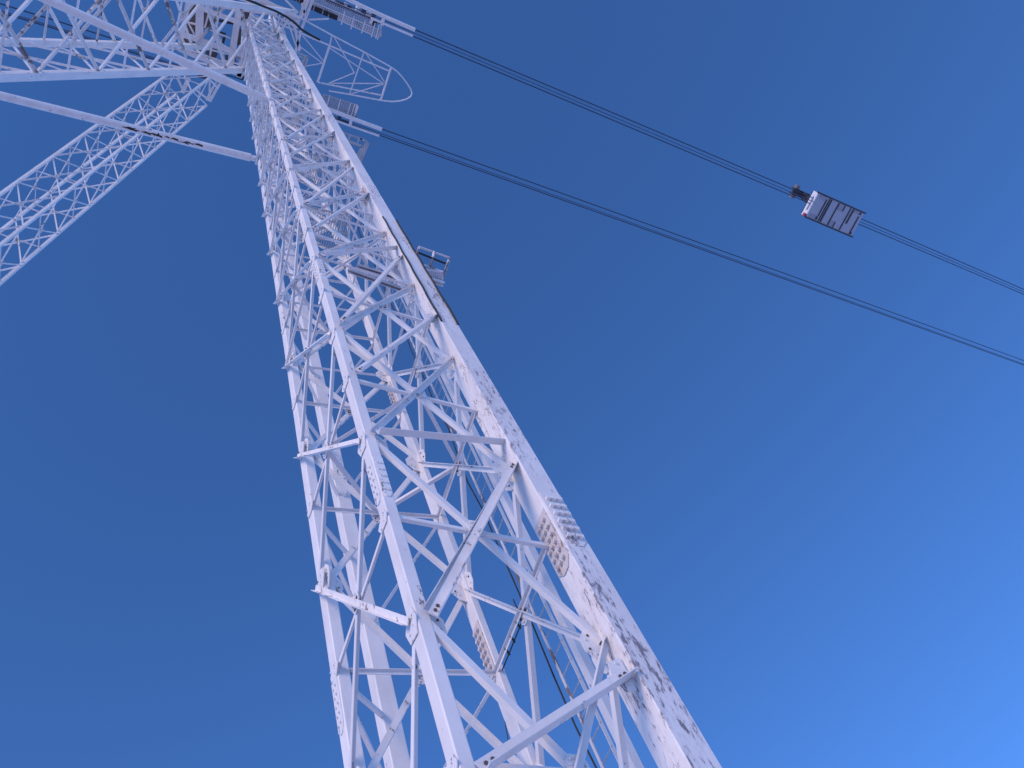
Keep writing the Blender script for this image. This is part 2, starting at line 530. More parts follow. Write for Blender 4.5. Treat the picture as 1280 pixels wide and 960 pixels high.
# corner gussets on the near chords (even levels)
for k in range(-4, 26, 2):
    for (n, dirv, nrm) in (('M', (1, 0, 0), (0, 1, 0)), ('T', (0, -1, 0), (1, 0, 0)), ('R', (-1, 0, 0), (0, 1, 0)), ('R', (0, 1, 0), (1, 0, 0)), ('B', (0, -1, 0), (1, 0, 0)), ('T', (1, 0, 0), (0, 1, 0)), ('B', (-1, 0, 0), (0, 1, 0))):
        c = node(n, k); dv = Vector(dirv)
        g = MB()
        g.plate([c + dv * a + Vector((0, 0, b)) for a, b in ((0, .42), (.22, .34), (.36, .12), (.36, -.12), (.22, -.34), (0, -.42))], nrm, 0.015)
        for a, b in ((.2, .2), (.27, .1), (.2, -.2), (.27, -.1)):
            for sg_ in (1, -1):
                g.hexbolt(c + dv * a + Vector((0, 0, b)) + Vector(nrm) * sg_ * 0.007, Vector(nrm) * sg_, 0.02, 0.02)
        member(leg_near, 'gusset_plate', g, c, M_BRACE, 0.8)
flush(leg_near, {'diagonal_brace': 90, 'cross_strut': 60, 'gusset_plate': 90, 'front_strut': 40, 'plan_brace': 16})

# ladder on the far side of the upright leg
ladder = empty('ladder', (7.8, 9.57, GROUND), tower, label='thin access ladder inside the upright leg')
mb = MB(); mb.angle((7.79, 9.80, GROUND), (7.79, 9.80, 80), 0.07, 0.06, 0.012, (0, -1, 0)); mb.build('stringer', M_RUST, ladder)
mb = MB(); mb.angle((7.79, 9.37, GROUND), (7.79, 9.37, 80), 0.07, 0.06, 0.012, (0, 1, 0)); mb.build('stringer', M_PAINT, ladder)
mb = MB()
z = GROUND + 0.4
while z < 79.5:
    mb.tube([(7.78, 9.37, z), (7.78, 9.80, z)], 0.013, 6); z += 0.48
tag(mb.build('rung', M_GREY, ladder), kind='stuff')
mb = MB(); mb.beam((7.83, 9.15, GROUND), (7.83, 9.15, 80), 0.17, 0.15, (1, 0, 0)); mb.build('safety_rail', M_PAINT, ladder)
for z_ in (36.2, 46.2, 58.6, 71.2):
    lp = MB(); lp.v = []
    a_, b_ = Vector((5.3, 9.2, z_)), Vector((7.1, 10.6, z_))
    mbq = MB()
    for i in range(19):
        x_ = a_.x + (b_.x - a_.x) * i / 18; mbq.beam((x_, a_.y, z_), (x_, b_.y, z_), 0.03, 0.05)
    for i in range(5):
        y_ = a_.y + (b_.y - a_.y) * i / 4; mbq.beam((a_.x, y_, z_), (b_.x, y_, z_), 0.05, 0.052)
    mbq.build('landing', M_GREY, ladder)
# black cable along the ladder
mb = MB(); pts = []
for i in range(0, 60):
    z_ = 4 + i * 1.25
    pts.append((7.70 + 0.03 * math.sin(i * 2.1), 9.86 + 0.035 * math.sin(i * 1.3) + 0.02 * math.sin(i * 3.7), z_))
mb.tube(pts, 0.017, 6); mb.build('power_cable', M_BLACK, tower)
# cable tied to a brace of the rear face, dropping away to the far chord
c1 = (node('B', -1) + node('R', -1)) / 2
mb = MB(); q = node('B', -1)
pts = [c1 + Vector((0, 0, .4)) + (q - c1) * t * 0.0 + Vector((-0.08, 0, -0.4 * t))  for t in (0, .5)] + [c1 + (q - c1) * t + Vector((0.03, 0.06 + 0.02 * math.sin(t * 9), 0)) for t in [i / 8 for i in range(9)]]
pts += [chord_pt('B', 9.2) + Vector((-0.3, 0.4, 0)), chord_pt('L', 9.6) + Vector((0.8, -0.6, 0.0)), chord_pt('L', 9.35) + Vector((0.25, -0.2, 0)), chord_pt('L', 9.3) + Vector((-0.15, -0.18, 0.1)), chord_pt('L', 8.0) + Vector((-0.2, -0.1, 0)), chord_pt('L', 5.5) + Vector((-0.2, -0.1, 0))]
mb.tube(pts, 0.012, 6); mb.build('power_cable', M_BLACK, tower)
mb = MB()
for t in (0.18, 0.4, 0.6):
    p = c1 + (q - c1) * t
    mb2 = MB(); d = (q - c1).normalized()
    mb2.tube([p - d * 0.02 + Vector((-.07, -.05, .0)), p + d * 0.02 + Vector((.05, .03, .0))], 0.022, 6); mb2.build('cable_tie', M_BLACK, tower)
# two dark conduits down the outer face of the heavy chord
for off_ in (0.01, 0.48):
    mb = MB(); pts = []
    for i in range(16):
        z_ = 21.5 + i * 0.62
        x0, x1, y0, y1, dx, dy = CH['R']
        pts.append((x0 + dx * z_ / 100 + off_ + 0.012 * math.sin(i * 1.9 + off_ * 9), y0 + dy * z_ / 100 - 0.022, z_))
    mb.tube(pts, 0.028, 6); mb.build('power_cable', M_BLACK, tower)

# ---- horizontal tie pipes from the upright leg to the great inclined leg
def pipe(p, q, r, flaked):
    p, q = Vector(p), Vector(q); d = (q - p).normalized()
    root = empty('tie_pipe', p, tower)
    mb = MB(); mb.tube([p + d * 0.35, q - d * 0.3], r, 20); mb.build('tube', M_PAINT, root, smooth=True)
    mb = MB(); rr = random.Random(3)
    for i in range(26):
        a = 2.6 + rr.random() ** 1.2 * 3.8; ln = rr.uniform(.06, .5); th = rr.uniform(-.35, .25)
        n_ = Vector((0, 0, -1)) * math.cos(th) + Vector((0, 1, 0)) * math.sin(th)
        c = p + d * a + n_ * (r + 0.002); s_ = d.cross(n_) * rr.uniform(.02, .07)
        mb.plate([c - s_, c + d * ln * .4 - s_ * .4, c + d * ln, c + d * ln * .6 + s_, c + d * ln * .1 + s_ * .6], n_, 0.012)
    if flaked: tag(mb.build('bare_patch', M_BLACK, root), kind='stuff')
    mb = MB(); mb.tube([p, p + d * 0.06], r * 1.5, 16); mb.tube([p + d * 0.06, p + d * 0.36], r * 0.75, 12); mb.build('flange', M_BRACE, root, smooth=True)
    return root
pipe(chord_pt('T', 49.6) + Vector((-0.1, 0, 0)), (-9.6, 11.15, 49.6), 0.20, True)
pipe(chord_pt('M', 49.0) + Vector((-0.1, -0.05, 0)), (-9.6, 5.7, 49.0), 0.20, False)

# ---- the great inclined leg towards the upper left
LEAN = math.radians(24.6)
def inclined(name, label, O, d, e1, e2, a, b, w, faces, spacing, k0, k1, dw, hw, gs, rust, limits, bot):
    leg = empty(name, O, tower, label=label)
    O, d, e1, e2 = (Vector(t).normalized() if i else Vector(t) for i, t in enumerate((O, d, e1, e2)))
    cor = {'A': (-1, -1), 'B': (1, -1), 'C': (1, 1), 'D': (-1, 1)}
    def nd(n, k, face=None):
        s1, s2 = cor[n]
        return O + e1 * s1 * a / 2 + e2 * s2 * b / 2 + d * k * spacing
    for n in cor:
        mb = MB()
        p, q = nd(n, k0), nd(n, k1)
        if p.z > GROUND: p = p + d * ((GROUND - 0.3 - p.z) / d.z)
        mb.beam(p, q, w, w, e1)
        mb.build('chord', M_PAINT, leg)
    def cd(x, y):
        return O - (nd(x, 0) + nd(y, 0)) / 2
    lattice(leg, nd, faces, [k for k in range(k0, k1) if k % 2], dw, hw, 0.016, gs, M_BRACE, rust, cd)
    flush(leg, limits)
    return nd
d3 = Vector((math.sin(LEAN), 0, math.cos(LEAN)))
n3 = Vector((math.cos(LEAN), 0, -math.sin(LEAN)))      # out of the underside
mid3 = Vector((4.15, 8.5, 79.4)) - n3 * 2.7 - d3 * 2.93
ndG = inclined('leg', 'great inclined lattice leg with rust-streaked braces', mid3, d3, n3, (0, 1, 0), 5.4, 4.8, 0.42,
         [('A', 'D'), ('B', 'C'), ('A', 'B'), ('C', 'D')], 2.93, -30, 4, 0.175, 0.11, 0.26, 0.22,
         {'diagonal_brace': 44, 'cross_strut': 24, 'gusset_plate': 20}, 0)
# ---- the slimmer leg further back
d2 = Vector((0.286, -0.213, 0.934)); e1_ = Vector((-0.043, -0.977, -0.209)); e2_ = Vector((0.957, 0.021, -0.288))
inclined('leg', 'slim square inclined lattice leg set further back', (1.02, 13.31, 80.7), d2, e1_, e2_, 2.40, 2.44, 0.16,
         [('A', 'D'), ('B', 'C'), ('A', 'B'), ('C', 'D')], 2.07, -42, 0, 0.075, 0.06, 0.15, 0.0,
         {'diagonal_brace': 60, 'cross_strut': 40, 'gusset_plate': 30}, 0)

for p, q, w in (((2.439,14.111,80.5), (3.163,11.976,82), .2), ((2.16,14.115,80.6), (2.854,12.006,82), .14), ((2.062,12.376,80), (2.391,14.028,80.5), .14), ((1.325,13.661,81), (2.404,14.089,80.5), .14), ((2.062,12.376,80), (2.808,13.02,81), .12),
             ((-0.234,13.174,81), (0.339,13.958,81), .16), ((0.57,12.929,81), (0.316,14.158,81), .3)):
    mb = MB(); mb.beam(p, q, w, w); mb.build('end_brace', M_BRACE, tower)

# ---- head of the tower: soffit, beams and the girders carrying the rope saddles
head = empty('head_platform', (4, 8.5, 84), tower, label='boxy head platform with brown underside between white beams')
def flat(name, pts, t, mat, parent):
    mb = MB(); mb.plate(pts, (0, 0, 1), t); return mb.build(name, mat, parent)
def bars(name, segs, w, h, mat, parent):
    mb = MB()
    for p, q in segs: mb.beam(p, q, w, h)
    return mb.build(name, mat, parent)
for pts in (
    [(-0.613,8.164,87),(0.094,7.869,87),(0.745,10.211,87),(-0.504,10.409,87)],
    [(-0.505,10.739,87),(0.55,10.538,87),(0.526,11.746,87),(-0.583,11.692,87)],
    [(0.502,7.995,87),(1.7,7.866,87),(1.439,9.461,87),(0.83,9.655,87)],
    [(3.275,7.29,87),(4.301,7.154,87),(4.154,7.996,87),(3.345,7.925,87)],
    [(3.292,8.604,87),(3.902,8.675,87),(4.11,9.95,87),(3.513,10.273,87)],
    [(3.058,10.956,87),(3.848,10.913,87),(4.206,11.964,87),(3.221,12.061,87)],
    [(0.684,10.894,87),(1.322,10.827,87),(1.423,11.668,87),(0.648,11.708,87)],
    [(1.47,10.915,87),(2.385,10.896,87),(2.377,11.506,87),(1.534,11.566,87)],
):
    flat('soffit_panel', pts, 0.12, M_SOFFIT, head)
for p, q, w in (
    ((0.293,7.477,85.5), (0.804,10.403,85.5), 0.62), ((3.314,7.004,85.5), (3.602,12.056,85.5), 0.5),
    ((-0.53,10.346,85.3), (4.65,10.493,85.3), 0.42), ((0.127,7.903,85.4), (4.537,8.159,85.4), 0.36),
    ((4.379,7.708,85.6), (4.6,12.377,85.6), 0.7), ((-0.573,11.504,85.6), (4.608,12.102,85.6), 0.5),
    ((-0.529,7.719,85.2), (-0.547,11.573,85.2), 0.34), ((-0.731,7.712,85.8), (6.284,6.46,85.8), 0.5),
    ((1.131,7.909,86.2), (1.051,9.428,86.2), 0.14), ((1.95,7.837,86.2), (1.894,10.411,86.2), 0.12), ((1.44,9.446,86.3), (3.168,9.624,86.3), 0.12),
    ((-0.602,9.437,86.2), (0.521,9.336,86.2), 0.12), ((-0.292,9.391,86.1), (0.364,10.158,86.1), 0.12), ((-0.465,10.813,86.1), (0.182,11.532,86.1), 0.12)):
    mb = MB(); mb.beam(p, q, w, 0.35); mb.build('beam', M_PAINT, head)
# dark machinery above the opening
for p, q in (((1.299,8.806,88.5), (3.775,8.548,88.5)), ((1.476,9.687,88.5), (2.804,9.67,88.5))):
    mb = MB(); mb.beam(p, q, 0.22, 0.2); mb.build('machinery_beam', M_DARK, head)
for pts in ([(1.901,11.467,88.6),(2.494,11.419,88.6),(2.434,11.783,88.6),(1.903,11.81,88.6)], [(2.658,9.932,88.6),(2.853,9.904,88.6),(2.827,10.424,88.6),(2.625,10.419,88.6)], [(0.227,9.695,88.6),(0.424,9.699,88.6),(0.387,10.18,88.6),(0.22,10.166,88.6)]):
    flat('machinery_block', pts, 0.5, M_DARK, head)
# lower chord ends, gutter and dark strips under the head
for p, q in (((4.67,12.195,84.6), (5.575,12.393,84.6)), ((1.212,13.081,84.8), (2.16,12.992,84.8))):
    mb = MB(); mb.beam(p, q, 0.3, 0.3); mb.build('machinery_beam', M_DARK, head)
# cross girder towards the saddles: a lattice mast lying across the ropes
mb_list = []
gA = [(8.848,4.203,86), (8.632,6.918,86), (8.67,9.34,86)]
gB = [(8.255,4.267,86), (8.049,8.177,86), (9.2,11.247,86)]
for a, b, w in (((8.91,4.182,86), (8.535,7.082,86), .22), ((8.347,4.368,86), (8.126,7.08,86), .22), ((7.785,6.812,85), (8.668,8.795,85), .2), ((8.439,6.735,85), (8.383,9.019,85), .2),
             ((8.522,4.668,85.6), (8.286,6.188,85.6), .16), ((8.02,5.093,85.6), (8.693,6.189,85.6), .16),
             ((7.57,6.75,85), (8.765,8.631,85), .12), ((7.049,6.525,85), (8.419,8.605,85), .12), ((6.764,7.008,85), (7.653,8.511,85), .12), ((6.17,6.159,85), (8.041,6.205,85), .2),
             ((6.159,6.681,85), (8.094,6.977,85), .16), ((7.116,6.242,85), (6.479,7.493,85), .12), ((7.04,7.051,85), (7.976,6.488,85), .14), ((6.754,5.281,86), (7.984,5.93,86), .16),
             ((8.869,6.215,86), (10.507,5.614,86), .13)):
    mb = MB(); mb.beam(a, b, w, w); mb.build('girder_bar', M_BRACE, head)
for p, q, w in (((4.329,5.858,86.5), (8.086,6.479,86.5), 0.5), ((3.373,6.847,86.8), (6.266,6.432,86.8), 0.35)):
    mb = MB(); mb.beam(p, q, w, 0.3); mb.build('beam', M_PAINT, head)
# dark rope guard sweeping under the head
mb = MB(); mb.tube([(2.951,5.679,79), (4.289,5.775,79), (5.703,5.854,79), (6.538,6.008,79), (7.209,6.218,79), (7.854,6.563,79), (8.728,6.78,79), (9.389,6.881,79)], 0.085, 8)
mb.build('power_cable', M_BLACK, head, smooth=True)

# ---- rope catcher: a flat looped frame sticking out along the ropes
loop = empty('rope_catcher', (12.522,8.687,85), tower, label='flat looped tubular frame reaching out along the ropes')
mb = MB(); mb.tube([(7.472,6.062,85),(8.74,6.309,85),(10.963,6.729,85),(13.901,7.228,85),(16.495,7.739,85),(17.059,7.916,85),(17.675,8.257,85),(18.237,8.654,85),(18.691,9.052,85),(18.892,9.351,85),(18.858,9.613,85),(18.548,9.958,85),(18.041,10.268,85),(17.371,10.525,85),(16.81,10.635,85),(16.244,10.718,85),(13.634,11.001,85),(11.841,11.23,85)], 0.06, 8)
mb.build('loop_tube', M_PAINT, loop, smooth=True)
for p, q, r in (((10.98,7.599,85), (10.753,10.819,85), .12), ((10.963,6.729,85), (10.98,7.599,85), .07), ((13.901,7.228,85), (13.634,11.001,85), .06), ((16.495,7.739,85), (16.38,10.677,85), .11),
             ((6.333,7.147,85), (10.98,7.599,85), .09), ((10.98,7.599,85), (16.454,8.102,85), .085), ((10.818,10.799,85), (16.268,10.282,85), .085),
             ((11.107,6.75,85), (13.562,9.129,85), .055), ((13.562,9.129,85), (11.682,10.607,85), .055), ((11.028,7.787,85), (16.193,9.238,85), .055), ((11.682,10.607,85), (16.202,9.271,85), .055),
             ((14.049,7.25,85), (16.309,9.132,85), .05), ((16.279,9.283,85), (13.634,11.001,85), .055), ((8.619,7.473,85), (10.771,8.955,85), .055), ((8.422,8.336,85), (10.754,9.165,85), .055), ((10.754,9.165,85), (9.341,9.874,85), .055)):
    mb = MB(); mb.tube([p, q], r * 0.78, 8); mb.build('frame_tube', M_BRACE, loop, smooth=True)

# ---- rope saddles
def grating(name, quad, nu, nv, parent, r=0.022, rim=0.05, mat=None):
    """Open bar grating between four corners."""
    a, b, c, d = (Vector(t) for t in quad)
    mb = MB()
    for i in range(nu + 1):
        t = i / nu; mb.beam(a.lerp(b, t), d.lerp(c, t), r, r * 2)
    for j in range(nv + 1):
        t = j / nv; mb.beam(a.lerp(d, t), b.lerp(c, t), r, r * 1.9)
    for p, q in ((a, b), (b, c), (c, d), (d, a)): mb.beam(p, q, rim, rim * 2)
    return mb.build(name, mat or M_GREY, parent)
sad = empty('rope_saddle', (12.459,4.853,87), tower, label='upper rope saddle with black louvre panels and rollers')
grating('walkway', [(6.027,3.91,87),(14.505,4.466,87),(14.592,5.818,87),(5.603,4.96,87)], 46, 9, sad, 0.05, 0.08)
grating('railing', [(8.782,5.236,87),(15.115,5.861,87),(15.087,5.245,87),(8.945,4.784,87)], 30, 3, sad, 0.05, 0.09, M_PAINT)
for x0, x1 in ((350, 356), (357, 364.5), (366, 372), (374, 380.5), (387.6, 391.6), (393, 403), (404.4, 410.8), (412, 422.4)):
    pass
for pts in ([(7.193,4.673,86.7),(7.603,4.696,86.7),(7.615,5.166,86.7),(7.204,5.142,86.7)], [(7.675,4.712,86.7),(7.847,4.721,86.7),(7.856,5.179,86.7),(7.715,5.159,86.7)], [(7.937,4.731,86.7),(8.297,4.758,86.7),(8.3,5.326,86.7),(7.948,5.281,86.7)],
            [(8.878,5.005,86.7),(9.127,5.016,86.7),(9.121,5.431,86.7),(8.88,5.403,86.7)], [(9.251,5.016,86.7),(9.913,5.068,86.7),(9.901,5.513,86.7),(9.245,5.431,86.7)], [(10.028,5.084,86.7),(10.451,5.107,86.7),(10.449,5.538,86.7),(10.023,5.501,86.7)], [(10.55,5.115,86.7),(11.279,5.176,86.7),(11.273,5.583,86.7),(10.549,5.546,86.7)]):
    flat('louvre_panel', pts, 0.1, M_BLACK, sad)
for a, b in (((11.705,4.641,86.5), (11.692,5.793,86.5)), ((12.567,4.834,86.5), (12.566,5.888,86.5)), ((13.568,4.851,86.5), (13.525,5.925,86.5)), ((14.444,4.775,86.5), (14.42,5.985,86.5)), ((14.81,4.794,86.5), (14.812,5.965,86.5)), ((15.011,4.867,86.5), (14.973,6.018,86.5))):
    mb = MB(); mb.beam(a, b, 0.09, 0.09); mb.build('railing_post', M_PAINT, sad)
mb = MB(); mb.plate([(14.916,5.115,86.6),(15.151,5.178,86.6),(15.243,5.633,86.6),(15.045,5.834,86.6)], (0, 0, 1), 0.5); mb.build('end_box', M_GREY, sad)
mb = MB(); mb.tube([(9.731,3.169,77), (11.536,3.38,77), (13.372,3.569,77), (15.943,3.773,77)], 0.15, 12); mb.build('rope_guide', M_PAINT, sad, smooth=True)
mb = MB(); mb.tube([(12.464,3.988,77), (13.913,4.108,77), (15.919,4.246,77)], 0.09, 10); mb.build('rope_guide', M_PAINT, sad, smooth=True)
mb = MB(); mb.beam((13.372,3.569,77), (13.406,4.258,77), 0.2, 0.2); mb.build('guide_yoke', M_PAINT, sad)
mb = MB(); mb.beam((9.878,4.297,87.2), (15.18,4.684,87.2), 0.12, 0.25); mb.build('saddle_beam', M_DARK, sad)
for p, q, m_ in (((10.271,4.119,87.4), (10.253,4.459,87.4), 1), ((10.625,4.137,87.4), (10.608,4.478,87.4), 0), ((11.118,4.143,87.4), (11.077,4.527,87.4), 1), ((11.467,4.13,87.4), (11.427,4.515,87.4), 1), ((11.792,4.024,87.4), (11.761,4.44,87.4), 0), ((12.094,4.095,87.4), (12.038,4.417,87.4), 1), ((12.84,3.954,87.4), (12.81,4.371,87.4), 0),
             ((13.434,4.032,87.4), (13.438,4.441,87.4), 1), ((13.592,4.083,87.4), (13.588,4.461,87.4), 0), ((13.966,4.133,87.4), (13.938,4.553,87.4), 0), ((14.258,4.141,87.4), (14.243,4.558,87.4), 1), ((14.258,4.614,87), (14.179,4.983,87), 0), ((14.434,4.626,87), (14.396,5.009,87), 1)):
    mb = MB(); mb.tube([p, q], 0.2 if m_ == 0 else 0.24, 10); mb.build('roller', M_BLACK if m_ else M_PAINT, sad, smooth=True)
mb = MB(); mb.tube([(12.694,4.403,87), (13.064,4.453,87), (13.354,4.468,87), (13.508,4.378,87)], 0.09, 8); mb.build('roller_bracket', M_BLACK, sad)

sad2 = empty('rope_saddle', (13.64,12.924,85), tower, label='lower rope saddle half hidden behind the heavy chord')
grating('walkway', [(11.063,12.334,85),(14.734,12.675,85),(14.424,12.874,85),(11.145,12.663,85)], 18, 3, sad2, 0.05, 0.09)
grating('railing', [(11.521,11.635,85),(14.583,11.713,85),(14.568,12.868,85),(11.441,12.716,85)], 26, 12, sad2, 0.035, 0.09)
for a, b in (((11.955,11.521,84.7), (11.976,12.572,84.7)), ((12.935,11.58,84.7), (12.938,12.714,84.7)), ((13.87,11.627,84.7), (13.841,12.734,84.7)), ((14.229,11.648,84.7), (14.185,12.776,84.7)), ((14.48,11.616,84.7), (14.449,12.843,84.7))):
    mb = MB(); mb.beam(a, b, 0.08, 0.08); mb.build('railing_post', M_PAINT, sad2)
mb = MB(); mb.plate([(14.397,11.66,84.8),(14.6,11.742,84.8),(14.542,12.332,84.8),(14.363,12.313,84.8)], (0, 0, 1), 0.5); mb.build('end_box', M_PAINT, sad2)
mb = MB(); mb.tube([(11.239,12.181,81.5), (13.774,12.395,81.5), (16.435,12.57,81.5)], 0.17, 12); mb.build('rope_guide', M_PAINT, sad2, smooth=True)
mb = MB(); mb.tube([(11.975,12.922,81.5), (13.946,13.04,81.5), (16.388,13.163,81.5)], 0.09, 10); mb.build('rope_guide', M_PAINT, sad2, smooth=True)
mb = MB(); mb.beam((13.741,12.405,81.5), (13.76,13.024,81.5), 0.22, 0.2); mb.build('guide_yoke', M_PAINT, sad2)
for pts in ([(13.187,13.077,85.1),(13.445,13.102,85.1),(13.436,13.48,85.1),(13.18,13.468,85.1)], [(13.525,13.266,85.1),(14.195,13.331,85.1),(14.197,13.504,85.1),(13.503,13.46,85.1)], [(13.547,12.527,85.4),(13.808,12.558,85.4),(14.025,12.963,85.4),(13.737,12.975,85.4)]):
    flat('roller_block', pts, 0.3, M_BLACK, sad2)
mb = MB(); mb.tube([(10.109,12.783,84), (10.027,13.295,84)], 0.35, 12); mb.build('roller', M_BLACK, sad2, smooth=True)
mb = MB(); mb.tube([(10.706,12.815,84), (10.706,13.095,84)], 0.22, 12); mb.build('roller', M_BLACK, sad2, smooth=True)

# ---- service platforms on the upright leg
M_LTGREY = plain('light_grey_paint', (0.60, 0.59, 0.62), 0.5)
plat = empty('service_platform', (8.046,8.072,27), tower, label='small railed service platform jutting past the heavy chord')
mb = MB(); mb.channel((5.6,8.442,27), (7.847,8.715,27), 0.12, 0.18, 0.02, (0, 0, -1)); mb.build('deck_beam', M_LTGREY, plat)
mb = MB(); mb.channel((5.885,8.336,27.3), (7.696,8.458,27.3), 0.10, 0.16, 0.02, (0, 0, -1)); mb.build('deck_beam', M_LTGREY, plat)
mb = MB(); mb.channel((7.536,8.115,27), (8.585,8.185,27), 0.14, 0.16, 0.02, (0, 0, -1)); mb.build('deck_beam', M_PAINT, plat)
grating('deck', [(6.874,7.994,27.1),(8.481,7.868,27.1),(8.543,8.152,27.1),(7.124,8.413,27.1)], 24, 6, plat, 0.03, 0.05, M_LTGREY)
for a, b in (((7.839,7.558,28.2), (7.524,7.489,27.1)), ((8.355,7.607,28.2), (8.069,7.78,27.1)), ((8.913,7.676,28.2), (8.556,8.149,27.1))):
    mb = MB(); mb.beam(a, b, 0.07, 0.06); mb.build('railing_post', M_RUST, plat)
for a, b, m_ in (((7.826,7.561,28.2), (8.925,7.672,28.2), 0), ((7.661,7.591,27.65), (8.669,7.735,27.65), 1), ((7.875,7.81,27.2), (8.537,7.891,27.2), 0)):
    mb = MB(); mb.beam(a, b, 0.055, 0.055); mb.build('railing_rail', M_RUST if m_ == 0 else M_DARK, plat)
plat2 = empty('service_platform', (9.952,9.927,55), tower, label='grey railed platform behind the chord below the lower saddle')
for a, b, w in (((8.941,9.433,56), (10.337,9.514,56), .1), ((10.206,9.479,56), (10.704,9.603,56), .1), ((10.704,9.603,56), (10.538,10.879,56), .22), ((9.453,9.663,55), (10.262,9.743,55), .13), ((10.262,9.743,55), (10.152,10.4,55), .13), ((9.544,9.364,55.6), (9.508,9.951,55.6), .1), ((10.095,9.446,55.6), (10.057,9.843,55.6), .08)):
    mb = MB(); mb.beam(a, b, w, w); mb.build('platform_bar', M_GREY, plat2)
plat3 = empty('service_platform', (7.528,7.456,70), tower, label='small grey stair landing high behind the upright leg')
for a, b in (((7.261,7.59,72), (8.025,7.638,72)), ((8.025,7.638,72), (8.006,8.509,72)), ((7.42,7.769,72), (7.782,7.829,72)), ((7.782,7.829,72), (7.737,8.361,72)), ((7.905,7.688,72.5), (7.926,8.493,72.5))):
    mb = MB(); mb.beam(a, b, 0.1, 0.1); mb.build('platform_bar', M_GREY, plat3)

# ------------------------------------------------------------------ ropes
def rope(name, label, cat, pts, r, mat, group):
    mb = MB(); mb.tube(pts, r, 8)
    o = mb.build(name, mat, None, smooth=True, centre=pts[0])
    tag(o, label=label, category=cat, group=group)
    return o
UP = 'ropes of the upper line with the cabin'
LO = 'ropes of the lower line'
back_a = lambda pts, s: [(pts[0][0] - t, pts[0][1] - 0.0765 * t, pts[0][2] - s * t - 0.004 * t * t) for t in (60, 40, 25, 12)] + pts
def left_b(pts):
    p0 = pts[0]
    return [(p0[0] + dx, p0[1] + dx * 0.0765, z) for dx, z in ((-75, 58.0), (-45, 68.5))] + \
           [(x + (0), p0[1] + (x - p0[0]) * 0.0765, z) for x, z in ((-12.06, 75.4), (-9.24, 76.8), (-5.64, 78.3), (0, 80.6), (6, 82.9), (11, 84.3))] + pts
M_ = 0.0765
rope('track_rope', 'upper dark track rope of the higher line, running into the cabin carriage', 'cable', back_a([(16.106,3.839,78.918),(23.042,4.37,81.197),(29.978,4.901,83.261),(36.914,5.431,85.11),(43.85,5.962,86.744),(50.785,6.492,88.163),(57.721,7.023,89.368),(64.657,7.554,90.358),(71.593,8.084,91.133),(78.529,8.615,91.693),(85.464,9.145,92.039),(92.4,9.676,92.169),(99.336,10.207,92.085),(106.272,10.737,91.786),(116.272,11.502,91.201),(137.7,13.141,89.946),(159.129,14.781,88.691),(180.558,16.42,87.436),(201.986,18.059,86.181),(223.415,19.699,84.926),(244.843,21.338,83.671),(266.272,22.977,82.415)], 0.1), 0.05, M_ROPE, UP)
rope('track_rope', 'lower dark track rope of the higher line, running into the cabin carriage', 'cable', back_a([(17.128,4.58,82.789),(24.164,5.118,84.079),(31.199,5.656,85.303),(38.234,6.194,86.461),(45.269,6.732,87.552),(52.304,7.271,88.576),(59.339,7.809,89.534),(66.374,8.347,90.426),(73.409,8.885,91.251),(80.444,9.423,92.01),(87.48,9.961,92.702),(94.515,10.5,93.328),(101.55,11.038,93.887),(108.585,11.576,94.38),(118.585,12.341,95.034),(140.013,13.98,96.434),(161.442,15.62,97.834),(182.871,17.259,99.234),(204.299,18.898,100.634),(225.728,20.537,102.035),(247.156,22.177,103.435),(268.585,23.816,104.835)], 0.1), 0.05, M_ROPE, UP)
rope('haul_rope', 'thin haul rope between the two track ropes above the cabin', 'cable', back_a([(16.534,4.203,80.792),(23.47,4.734,82.463),(30.406,5.264,84.007),(37.342,5.795,85.426),(44.278,6.326,86.718),(51.214,6.856,87.885),(58.15,7.387,88.925),(65.087,7.917,89.839),(72.023,8.448,90.627),(78.959,8.979,91.289),(85.895,9.509,91.824),(92.831,10.04,92.234),(99.767,10.57,92.517),(106.703,11.101,92.674),(116.703,11.866,92.81),(138.131,13.505,93.101),(159.56,15.145,93.392),(180.989,16.784,93.682),(202.417,18.423,93.973),(223.846,20.062,94.264),(245.274,21.702,94.555),(266.703,23.341,94.846)], 0.1), 0.038, M_HAUL, UP)
rope('track_rope', 'uppermost dark rope of the lower line, leaving the thick white guide', 'cable', left_b([(16.988,12.988,84.444),(24.696,13.577,85.544),(32.403,14.167,86.613),(40.11,14.757,87.651),(47.818,15.346,88.659),(55.525,15.936,89.636),(63.233,16.525,90.582),(70.94,17.115,91.498),(78.648,17.705,92.383),(86.355,18.294,93.238),(94.062,18.884,94.062),(101.77,19.473,94.855),(109.477,20.063,95.618),(117.185,20.653,96.35),(127.185,21.418,97.28),(148.613,23.057,99.273),(170.042,24.696,101.266),(191.47,26.336,103.259),(212.899,27.975,105.252),(234.328,29.614,107.245),(255.756,31.253,109.237),(277.185,32.893,111.23)]), 0.048, M_ROPE, LO)
rope('track_rope', 'lowest dark rope of the lower line, leaving the thin white guide', 'cable', left_b([(16.856,13.539,84.26),(24.571,14.129,85.317),(32.287,14.72,86.349),(40.002,15.31,87.355),(47.717,15.9,88.336),(55.432,16.49,89.291),(63.148,17.081,90.221),(70.863,17.671,91.125),(78.578,18.261,92.003),(86.294,18.851,92.856),(94.009,19.441,93.684),(101.724,20.032,94.486),(109.439,20.622,95.263),(117.155,21.212,96.014),(127.155,21.977,96.971),(148.583,23.616,99.022),(170.012,25.256,101.072),(191.44,26.895,103.123),(212.869,28.534,105.174),(234.298,30.173,107.224),(255.726,31.813,109.275),(277.155,33.452,111.326)]), 0.048, M_ROPE, LO)
